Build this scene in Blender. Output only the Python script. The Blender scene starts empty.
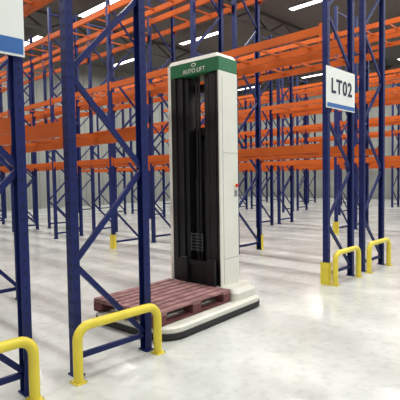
import bpy, bmesh, math, random
from mathutils import Vector, Matrix
random.seed(4)
scene = bpy.context.scene
try:
    scene.view_settings.view_transform = 'Standard'
except Exception: pass

# ------------------------------------------------------------ materials
def mat(name, col, rough=0.5, metal=0.0, noise=0.0, nscale=8.0, bump=0.0, emit=0.0, col2=None, spec=.5):
    m = bpy.data.materials.new(name); m.use_nodes = True
    nt = m.node_tree; b = nt.nodes['Principled BSDF']
    b.inputs['Base Color'].default_value = (*col, 1)
    b.inputs['Roughness'].default_value = rough
    b.inputs['Metallic'].default_value = metal
    b.inputs['Specular IOR Level'].default_value = spec
    if emit:
        b.inputs['Emission Color'].default_value = (*col, 1)
        b.inputs['Emission Strength'].default_value = emit
    if noise or bump:
        tc = nt.nodes.new('ShaderNodeTexCoord')
        n = nt.nodes.new('ShaderNodeTexNoise'); n.inputs['Scale'].default_value = nscale
        n.inputs['Detail'].default_value = 6
        nt.links.new(tc.outputs['Object'], n.inputs['Vector'])
        if noise:
            r = nt.nodes.new('ShaderNodeValToRGB')
            r.color_ramp.elements[0].position = .3; r.color_ramp.elements[1].position = .7
            c2 = col2 or tuple(min(1, c*(1+noise)) for c in col)
            r.color_ramp.elements[0].color = (*[c*(1-noise) for c in col], 1)
            r.color_ramp.elements[1].color = (*c2, 1)
            nt.links.new(n.outputs['Fac'], r.inputs['Fac'])
            nt.links.new(r.outputs['Color'], b.inputs['Base Color'])
        if bump:
            bp = nt.nodes.new('ShaderNodeBump'); bp.inputs['Strength'].default_value = bump
            bp.inputs['Distance'].default_value = .01
            nt.links.new(n.outputs['Fac'], bp.inputs['Height'])
            nt.links.new(bp.outputs['Normal'], b.inputs['Normal'])
    return m

BLUE = mat('blue_steel', (.007, .014, .10), .5, 0, .12, 3, spec=.3)
BLUED = mat('rack_slot_dark', (.003, .004, .015), .8)
ORANGE = mat('orange_steel', (.47, .088, .012), .6, 0, .14, 2, spec=.2)
YEL = mat('yellow_paint', (.74, .60, .05), .4, 0, .06, 6)
WHITE = mat('white_paint', (.75, .75, .69), .35, 0, .03, 3)
CREAM = mat('chassis_white', (.68, .67, .61), .4, 0, .07, 5)
BLACK = mat('black_steel', (.006, .006, .008), .55)
DARK = mat('dark_rubber', (.02, .02, .022), .7)
GREEN = mat('green_panel', (.012, .15, .06), .4, 0, .05, 5)
RED = mat('red_plastic', (.6, .02, .02), .4)
STEEL = mat('grey_steel', (.35, .35, .36), .35, .8)
GRILLE = mat('grille_steel', (.10, .10, .11), .5, .5)
SIGNW = mat('sign_white', (.80, .82, .80), .5, 0, .02, 4)
SIGNB = mat('sign_blue', (.03, .13, .40), .5)
INK = mat('sign_ink', (.01, .015, .05), .6)
WOOD = mat('pallet_wood', (.20, .085, .09), .75, 0, .28, 9, .3, col2=(.35, .18, .18))
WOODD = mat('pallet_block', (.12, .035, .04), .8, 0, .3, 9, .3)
WALL = mat('wall_paint', (.24, .25, .235), .8, 0, .05, .6)
CEIL = mat('ceiling_metal', (.10, .10, .095), .7, 0, .06, 1)
BEAMG = mat('roof_steel', (.07, .07, .07), .5)
LAMP = mat('lamp_diffuser', (1, .98, .95), .5, emit=4)

def floor_mat():
    m = bpy.data.materials.new('polished_concrete'); m.use_nodes = True
    nt = m.node_tree; b = nt.nodes['Principled BSDF']; L = nt.links.new
    tc = nt.nodes.new('ShaderNodeTexCoord')
    n1 = nt.nodes.new('ShaderNodeTexNoise'); n1.inputs['Scale'].default_value = .8; n1.inputs['Detail'].default_value = 8
    n1.inputs['Roughness'].default_value = .68
    n2 = nt.nodes.new('ShaderNodeTexNoise'); n2.inputs['Scale'].default_value = 11; n2.inputs['Detail'].default_value = 5
    L(tc.outputs['Object'], n1.inputs['Vector']); L(tc.outputs['Object'], n2.inputs['Vector'])
    r1 = nt.nodes.new('ShaderNodeValToRGB')
    r1.color_ramp.elements[0].position = .35; r1.color_ramp.elements[0].color = (.48, .495, .485, 1)
    r1.color_ramp.elements[1].position = .65; r1.color_ramp.elements[1].color = (.62, .635, .62, 1)
    r2 = nt.nodes.new('ShaderNodeValToRGB')
    r2.color_ramp.elements[0].position = .3; r2.color_ramp.elements[0].color = (.88, .88, .88, 1)
    r2.color_ramp.elements[1].position = .5; r2.color_ramp.elements[1].color = (1, 1, 1, 1)
    L(n1.outputs['Fac'], r1.inputs['Fac']); L(n2.outputs['Fac'], r2.inputs['Fac'])
    mx = nt.nodes.new('ShaderNodeMixRGB'); mx.blend_type = 'MULTIPLY'; mx.inputs[0].default_value = 1
    L(r1.outputs[0], mx.inputs[1]); L(r2.outputs[0], mx.inputs[2]); L(mx.outputs[0], b.inputs['Base Color'])
    mr = nt.nodes.new('ShaderNodeMapRange')
    mr.inputs['From Min'].default_value = .3; mr.inputs['From Max'].default_value = .7
    mr.inputs['To Min'].default_value = .14; mr.inputs['To Max'].default_value = .28
    L(n1.outputs['Fac'], mr.inputs['Value']); L(mr.outputs[0], b.inputs['Roughness'])
    b.inputs['Specular IOR Level'].default_value = .6
    return m
FLOOR = floor_mat()

# ------------------------------------------------------------ mesh builder
class MB:
    def __init__(s): s.v = []; s.f = []; s.m = []; s.mats = []
    def mi(s, m):
        if m not in s.mats: s.mats.append(m)
        return s.mats.index(m)
    def box(s, x0, x1, y0, y1, z0, z1, m):
        i = len(s.v); k = s.mi(m)
        s.v += [(x0,y0,z0),(x1,y0,z0),(x1,y1,z0),(x0,y1,z0),(x0,y0,z1),(x1,y0,z1),(x1,y1,z1),(x0,y1,z1)]
        for q in ((0,3,2,1),(4,5,6,7),(0,1,5,4),(1,2,6,5),(2,3,7,6),(3,0,4,7)):
            s.f.append(tuple(i+a for a in q)); s.m.append(k)
    def bar(s, p, q, w, h, m, up=(0,1,0)):
        p = Vector(p); q = Vector(q); d = (q-p).normalized(); u = Vector(up)
        a = d.cross(u).normalized(); u = a.cross(d).normalized()
        i = len(s.v); k = s.mi(m)
        for c in (p, q):
            for sa, su in ((-1,-1),(1,-1),(1,1),(-1,1)):
                s.v.append(tuple(c + a*sa*w/2 + u*su*h/2))
        for qd in ((0,3,2,1),(4,5,6,7),(0,1,5,4),(1,2,6,5),(2,3,7,6),(3,0,4,7)):
            s.f.append(tuple(i+a_ for a_ in qd)); s.m.append(k)
    def cyl(s, p, q, r, m, n=16):
        s.tube([p, q], r, m, n)
    def tube(s, pts, r, m, n=14):
        pts = [Vector(p) for p in pts]; k = s.mi(m); i0 = len(s.v)
        ref = None
        for j, p in enumerate(pts):
            if j == 0: t = pts[1]-p
            elif j == len(pts)-1: t = p-pts[-2]
            else: t = (pts[j+1]-p).normalized()+(p-pts[j-1]).normalized()
            t.normalize()
            if ref is None:
                ref = t.orthogonal().normalized()
            ref = (ref - t*ref.dot(t)).normalized()
            b = t.cross(ref)
            for a in range(n):
                an = 2*math.pi*a/n
                s.v.append(tuple(p + ref*math.cos(an)*r + b*math.sin(an)*r))
        for j in range(len(pts)-1):
            for a in range(n):
                b_ = (a+1) % n
                s.f.append((i0+j*n+a, i0+j*n+b_, i0+(j+1)*n+b_, i0+(j+1)*n+a)); s.m.append(k)
        s.f.append(tuple(i0+a for a in reversed(range(n)))); s.m.append(k)
        e = i0+(len(pts)-1)*n
        s.f.append(tuple(e+a for a in range(n))); s.m.append(k)
    def prism(s, poly, z0, z1, m, inset=0.0):
        n = len(poly); i = len(s.v); k = s.mi(m)
        cx = sum(p[0] for p in poly)/n; cy = sum(p[1] for p in poly)/n
        s.v += [(x, y, z0) for x, y in poly]
        for x, y in poly:
            d = math.hypot(x-cx, y-cy)
            f = (d-inset)/d if d else 1
            s.v.append((cx+(x-cx)*f, cy+(y-cy)*f, z1))
        for a in range(n):
            b = (a+1) % n
            s.f.append((i+a, i+b, i+n+b, i+n+a)); s.m.append(k)
        s.f.append(tuple(i+a for a in reversed(range(n)))); s.m.append(k)
        s.f.append(tuple(i+n+a for a in range(n))); s.m.append(k)
    def obj(s, name, parent=None, loc=(0,0,0), rz=0, bevel=0, smooth=False):
        me = bpy.data.meshes.new(name); me.from_pydata(s.v, [], s.f)
        for m in s.mats: me.materials.append(m)
        for p, k in zip(me.polygons, s.m):
            p.material_index = k
            if smooth: p.use_smooth = True
        me.update()
        o = bpy.data.objects.new(name, me); scene.collection.objects.link(o)
        o.location = loc; o.rotation_euler = (0, 0, rz)
        if parent: o.parent = parent
        if bevel:
            md = o.modifiers.new('bevel', 'BEVEL'); md.width = bevel; md.segments = 2
            md.limit_method = 'ANGLE'; md.angle_limit = math.radians(35)
        if smooth:
            md = o.modifiers.new('es', 'EDGE_SPLIT'); md.split_angle = math.radians(35)
        return o

def text(body, size, m, loc, rot, parent, name, off=0.0, align='CENTER'):
    c = bpy.data.curves.new(name, 'FONT'); c.body = body; c.size = size
    c.extrude = .002; c.offset = off; c.align_x = align; c.align_y = 'CENTER'
    c.materials.append(m)
    o = bpy.data.objects.new(name, c); scene.collection.objects.link(o)
    o.location = loc; o.rotation_euler = rot; o.parent = parent
    return o

# ------------------------------------------------------------ hall
S0, S1, B0, B1, HC = -8.0, 27.0, -9.0, 21.0, 8.6
m = MB(); m.box(S0, S1, B0, B1, -.1, 0, FLOOR); m.obj('floor')
m = MB(); m.box(S0, S1, B0, B1, HC, HC+.15, CEIL); m.obj('ceiling')
def wall(name, x0, x1, y0, y1, along):
    m = MB(); m.box(x0, x1, y0, y1, 0, HC, WALL)
    if along == 'x':
        x = x0+.5
        while x < x1:
            m.box(x, x+.06, y0-.03, y0, .0, HC, WALL); x += .6
    else:
        y = y0+.5
        while y < y1:
            m.box(x0-.03, x0, y, y+.06, 0, HC, WALL); y += .6
    return m.obj(name)
wall('wall_back', S0, S1, B1, B1+.2, 'x')
wall('wall_right', S1, S1+.2, B0, B1, 'y')
m = MB(); m.box(S0-.2, S0, B0, B1, 0, HC, WALL); m.obj('wall_left')
for i, b in enumerate((-4, 2.2, 8.4, 14.6)):
    m = MB()
    m.box(S0, S1, b-.1, b+.1, HC-.12, HC-.0, BEAMG); m.box(S0, S1, b-.1, b+.1, HC-.75, HC-.65, BEAMG)
    s = S0+.2; up = True
    while s < S1-1.2:
        z0, z1 = (HC-.7, HC-.08) if up else (HC-.08, HC-.7)
        m.bar((s, b, z0), (s+1.2, b, z1), .07, .07, BEAMG); s += 1.2; up = not up
    m.obj('roof_truss')

for s in (-4.5, 1.7, 7.2, 12.7, 18.2, 23.7):
    for b in (-5.5, -.5, 5.3, 11.5, 17.5):
        m = MB()
        m.box(-.16, .16, -1.3, 1.3, 0, .07, STEEL)
        m.box(-.13, .13, -1.27, 1.27, -.012, 0, LAMP)
        m.cyl((0, -1, .06), (0, -1, .5), .008, STEEL, 6); m.cyl((0, 1, .06), (0, 1, .5), .008, STEEL, 6)
        o = m.obj('ceiling_lamp', loc=(s, b, HC-.5))
        ld = bpy.data.lights.new('lamp_light', 'AREA'); ld.shape = 'RECTANGLE'
        ld.size = .3; ld.size_y = 2.6; ld.energy = 245; ld.color = (1, .99, .93)
        lo = bpy.data.objects.new('lamp_light', ld); scene.collection.objects.link(lo)
        lo.parent = o; lo.location = (0, 0, -.03)

# ------------------------------------------------------------ racks
BAY = 2.7; LV = (2.02, 3.72, 5.42); UH = 6.2
UW, UD = .085, .068
def upright(m, s, b, face, near):
    w, d, t = UW, UD, .010
    x0, x1 = (s-d, s) if face > 0 else (s, s+d)
    m.box(x0, x1, b-w/2, b-w/2+t, 0, UH, BLUE)
    m.box(x0, x1, b+w/2-t, b+w/2, 0, UH, BLUE)
    if face > 0: m.box(x1-t, x1, b-w/2+t, b+w/2-t, 0, UH, BLUE)
    else: m.box(x0, x0+t, b-w/2+t, b+w/2-t, 0, UH, BLUE)
    m.box(x0-.01, x1+.01, b-w/2-.02, b+w/2+.02, 0, .012, BLUE)
    if near:
        z = .1
        while z < UH-.1:
            for dy in (-.02, .02):
                if face > 0: m.box(x1, x1+.0015, b+dy-.006, b+dy+.006, z, z+.028, BLUED)
                else: m.box(x0-.0015, x0, b+dy-.006, b+dy+.006, z, z+.028, BLUED)
            m.box((x0+x1)/2-.006, (x0+x1)/2+.006, b-w/2-.0015, b-w/2, z, z+.02, BLUED)
            z += .1

def rack(name, sa, sb, nb, near):
    m = MB()
    for i in range(nb+1):
        b = i*BAY
        upright(m, sa, b, -1, i == 0 and near); upright(m, sb, b, 1, i == 0 and near)
        xa, xb = sa+.035, sb-.035
        m.bar((xa, b, .15), (xb, b, .15), .045, .03, BLUE)
        z = .15; side = 1
        while z+.77 < UH:
            p = (xb if side > 0 else xa, b, z); q = (xa if side > 0 else xb, b, z+.77)
            m.bar(p, q, .045, .03, BLUE); z += .77; side = -side
        m.bar((xa, b, UH-.15), (xb, b, UH-.15), .045, .03, BLUE)
    for i in range(nb):
        y0, y1 = i*BAY+UW/2, (i+1)*BAY-UW/2
        for z in LV:
            for s, f in ((sa, -1), (sb, 1)):
                x0, x1 = (s+.008, s+.05) if f < 0 else (s-.05, s-.008)
                m.box(x0, x1, y0, y1, z-.06, z+.06, ORANGE)
                xi = x1 if f < 0 else x0-.015
                m.box(xi, xi+.015, y0, y1, z-.06, z+.02, ORANGE)
                xo = x0-.012 if f < 0 else x1
                for yy in (y0, y1-.05):
                    m.box(xo, xo+.012, yy, yy+.05, z-.11, z+.09, ORANGE)
            for k in range(1, 4):
                yy = y0+(y1-y0)*k/4
                m.box(sa+.06, sb-.06, yy-.02, yy+.02, z+.0, z+.03, ORANGE)
    return m.obj(name)

def protector(s, b, f, parent, h=.35):
    m = MB(); hw = UW/2+.022
    xs = sorted((0, .012*f)); m.box(xs[0], xs[1], -hw, hw, 0, h, YEL)
    xr = sorted((0, -.075*f))
    m.box(xr[0], xr[1], -hw-.01, -hw, 0, h, YEL); m.box(xr[0], xr[1], hw, hw+.01, 0, h, YEL)
    m.obj('post_protector', parent=parent, loc=(s, b, .0), bevel=.003)

racks = []
for k in range(0, 5):
    base = (-2.02, 3.33, 8.85, 14.35, 19.85)[k]
    r1 = rack('pallet_rack', base, base+.85, 6, k < 2)
    r2 = rack('pallet_rack', base+1.2, base+2.0 if k == 0 else base+2.05, 6, k < 2)
    racks.append((r1, r2))
protector(3.315, 0, -1, racks[1][0], .33)
protector(5.395, BAY, 1, racks[1][1], .33)
protector(3.315, BAY*2, -1, racks[1][0], .33)
protector(5.395, BAY*2, 1, racks[1][1], .33)
protector(8.835, BAY, -1, racks[2][0], .33)

def guard(s0, s1, b, h=.47, r=.039):
    m = MB(); pts = [(s0, 0, .01)]
    R = .11
    for a in range(0, 7):
        an = math.pi/2*a/6
        pts.append((s0+R-R*math.cos(an), 0, h-r-R+R*math.sin(an)))
    for a in range(0, 7):
        an = math.pi/2*a/6
        pts.append((s1-R+R*math.sin(an), 0, h-r-R+R*math.cos(an)))
    pts.append((s1, 0, .01))
    m.tube(pts, r, YEL, 18)
    o = m.obj('rack_end_guard', loc=(0, b, 0), smooth=True)
    m2 = MB()
    for s in (s0, s1):
        m2.box(s-.05, s+.05, -.055, .055, 0, .008, YEL)
        for dx in (-.043, .043):
            for dy in (-.045, .045):
                m2.cyl((s+dx, dy, .008), (s+dx, dy, .018), .005, STEEL, 8)
    m2.obj('base_plates', parent=o)
guard(-.85, -.03, -.14, .48); guard(-2.05, -1.21, -.14, .49)
guard(3.37, 4.13, -.14, .51); guard(4.52, 5.33, -.14, .51)

def sign(s0, s1, z0, z1, body, band=.08, size=.27):
    m = MB()
    m.box(s0, s1, -.012, .0, z0, z1, SIGNW)
    m.box(s0+.01, s1-.01, -.015, -.012, z0+.015, z0+.015+band, SIGNB)
    for s in (s0+.12, s1-.12):
        m.box(s-.02, s+.02, 0, .02, z0+.05, z1-.05, STEEL)
    o = m.obj('aisle_sign', loc=(0, -.066, 0))
    t = text(body, size, INK, ((s0+s1)/2+.01, -.016, (z0+z1)/2+band/2-.01), (math.pi/2, 0, 0), o, 'sign_text', .006)
    t.data.space_character = 1.12
    return o
sign(3.24, 4.12, 2.58, 3.17, 'LT02', .06, .29)
sign(-2.10, -1.17, 2.49, 3.12, 'LT01', .11, .24)

# ------------------------------------------------------------ automated forklift
TH = math.radians(4.2)
AG = bpy.data.objects.new('automated_forklift', None); scene.collection.objects.link(AG)
AG.location = (.71, .60, 0); AG.rotation_euler = (0, 0, TH)

def rrect(x0, x1, y0, y1, rf, rb, n=8):
    P = []
    for (cx, cy, r, a0) in ((x1-rb, y1-rb, rb, 0), (x0+rf, y1-rf, rf, 90), (x0+rf, y0+rf, rf, 180), (x1-rb, y0+rb, rb, 270)):
        for k in range(n+1):
            a = math.radians(a0+90*k/n); P.append((cx+r*math.cos(a), cy+r*math.sin(a)))
    return P
m = MB()
m.prism(rrect(-.62, 1.12, -.64, .64, .26, .16), .020, .075, DARK)
m.obj('bumper_skirt', AG)
m = MB()
m.prism(rrect(-.61, 1.11, -.63, .63, .25, .15), .075, .118, CREAM)
m.prism(rrect(-.61, 1.11, -.63, .63, .25, .15), .118, .135, CREAM, .03)
m.obj('chassis_base', AG)
m = MB()
m.prism(rrect(.62, 1.10, -.56, .60, .06, .12), .13, .22, CREAM)
m.prism(rrect(.62, 1.10, -.56, .60, .06, .12), .22, .27, CREAM, .05)
m.obj('rear_body', AG)
m = MB()
for x, y in ((-.35, -.45), (-.35, .49), (.85, -.40), (.85, .44)):
    m.cyl((x, y-.04, .06), (x, y+.04, .06), .06, DARK, 18)
m.obj('wheels', AG, smooth=True)

CY = .10; HW = .42; X0, X1 = .66, 1.04; TOP = 3.07; HD = .185
m = MB()
m.box(X0, X1, CY+HW-.05, CY+HW, .25, TOP-.02, WHITE)
m.box(X0, X1, CY-HW, CY-HW+.02, .25, TOP-HD, WHITE)
m.box(X0, X1, CY-HW, CY+HW-.05, TOP-HD, TOP-.02, GREEN)
m.obj('mast_housing', AG, bevel=.008)
m = MB()
m.box(X0+.005, X1-.01, CY+HW-.13, CY+HW-.05, .2, TOP-HD, BLACK)
m.box(X0+.005, X1-.01, CY-HW+.02, CY-HW+.05, .2, TOP-HD, BLACK)
m.box(X1-.03, X1-.01, CY-HW+.05, CY+HW-.13, .2, 2.25, BLACK)
m.obj('mast_lining', AG)
m = MB()
m.prism(rrect(X0+.0, X1-.0, CY-HW+.0, CY+HW, .03, .03, 4), TOP-.02, TOP+.03, WHITE, .04)
m.obj('mast_cap', AG)
m = MB()
m.box(X0+.06, X0+.064, CY-HW-.002, CY-HW, .3, TOP-.25, STEEL)
m.box(X0+.064, X1, CY-HW-.002, CY-HW, .60, .604, STEEL)
m.box(X0+.064, X1, CY-HW-.002, CY-HW, 1.9, 1.904, STEEL)
m.box(X1-.09, X1-.03, CY-HW-.003, CY-HW, 1.36, 1.44, STEEL)
m.obj('panel_seams', AG)
m = MB()
m.cyl((X0+.32, CY-HW, 1.50), (X0+.32, CY-HW-.02, 1.50), .018, YEL, 16)
m.cyl((X0+.32, CY-HW-.015, 1.50), (X0+.32, CY-HW-.035, 1.50), .022, RED, 16)
m.obj('emergency_stop', AG)
m = MB()
for y in (CY-.33, CY+.20):
    m.box(X0+.03, X0+.15, y-.01, y+.09, .14, TOP-HD, BLACK)
    m.box(X0+.2, X0+.34, y-.02, y+.09, .14, TOP-HD, BLACK)
for y in (CY-.21, CY+.12):
    m.box(X0+.06, X0+.18, y, y+.06, .2, 2.88, BLACK)
for z in (.35, .95, 1.55, 2.15, 2.7):
    m.box(X0+.2, X0+.28, CY-.32, CY+.30, z, z+.10, BLACK)
m.box(X0+.22, X0+.24, CY-.30, CY+.28, .2, .65, BLACK)
m.box(X0+.22, X0+.24, CY-.30, CY+.28, 1.0, 2.1, BLACK)
m.obj('mast_rails', AG)
m = MB()
for k in range(6):
    m.box(X0+.045, X0+.05, CY-.10, CY+.10, .68+k*.04, .69+k*.04, GRILLE)
for y in (-.10, 0, .09):
    m.box(X0+.045, X0+.05, CY+y, CY+y+.01, .66, .90, GRILLE)
m.obj('carriage_grille', AG)
m = MB()
for y in (CY-.09, CY+.06):
    m.cyl((X0+.16, y, .2), (X0+.16, y, 1.6), .035, BLACK, 16)
    m.cyl((X0+.16, y, 1.6), (X0+.16, y, 2.88), .02, BLACK, 12)
for y in (CY-.03, CY+.015):
    m.box(X0+.10, X0+.11, y-.012, y+.012, .4, 2.88, BLACK)
m.obj('lift_cylinders_and_chains', AG)
m = MB()
m.box(X0-.03, X0+.02, CY-.33, CY+.30, .22, .30, BLACK)
m.box(X0-.03, X0+.02, CY-.33, CY+.30, .50, .56, BLACK)
m.box(X0-.005, X0+.015, CY-.33, CY+.30, .3, .5, BLACK)
for y in (-.27, .18):
    m.box(X0-.07, X0-.03, y+.0, y+.12, .17, .60, BLACK)
    m.box(-.50, X0-.03, y, y+.12, .175, .215, BLACK)
m.obj('fork_carriage', AG, bevel=.004)
text('AUTO LIFT', .075, WHITE, (X0-.002, CY-.03, TOP-.135), (math.pi/2, 0, -math.pi/2), AG, 'header_text', .000)
m = MB()
ring = [(X0-.004, CY-.03+.035*math.cos(a*math.pi/10), TOP-.065+.017*math.sin(a*math.pi/10)) for a in range(21)]
m.tube(ring, .005, WHITE, 6)
m.obj('header_logo', AG)
m = MB()
m.cyl((-.50, -.42, .135), (-.50, -.42, .15), .04, BLACK, 18)
m.cyl((-.50, .48, .135), (-.50, .48, .15), .04, BLACK, 18)
m.obj('safety_scanners', AG, smooth=True)

# ------------------------------------------------------------ pallet
m = MB()
PZ = .14
for y in (-.5, -.05, .40):
    m.box(-.62, .6, y, y+.10, PZ, PZ+.02, WOODD)
for x in (-.62, -.08, .46):
    for y in (-.5, -.07, .36):
        m.box(x, x+.14, y, y+.14, PZ+.02, PZ+.10, WOODD)
for x in (-.62, -.08, .46):
    m.box(x, x+.14, -.5, .5, PZ+.10, PZ+.12, WOOD)
N = 9
for k in range(N):
    y = -.5+k*(1-.088)/(N-1)
    m.box(-.62+random.uniform(-.004, .004), .6+random.uniform(-.004, .004), y, y+.088, PZ+.12, PZ+.142, WOOD)
m.obj('wooden_pallet', loc=AG.location, rz=TH, bevel=.003)

# ------------------------------------------------------------ world + camera
w = bpy.data.worlds.new('world'); scene.world = w; w.use_nodes = True
w.node_tree.nodes['Background'].inputs[0].default_value = (.93, 1, .98, 1)
w.node_tree.nodes['Background'].inputs[1].default_value = .38

cam = bpy.data.cameras.new('camera'); cam.lens = 40.5; cam.sensor_width = 36
co = bpy.data.objects.new('camera', cam); scene.collection.objects.link(co)
R = Matrix.Rotation(math.radians(-45.8), 4, 'Z') @ Matrix.Rotation(math.radians(90-2.8), 4, 'X') @ Matrix.Rotation(math.radians(-.9), 4, 'Z')
co.matrix_world = Matrix.Translation((-2.663, -3.272, 1.6)) @ R
scene.camera = co
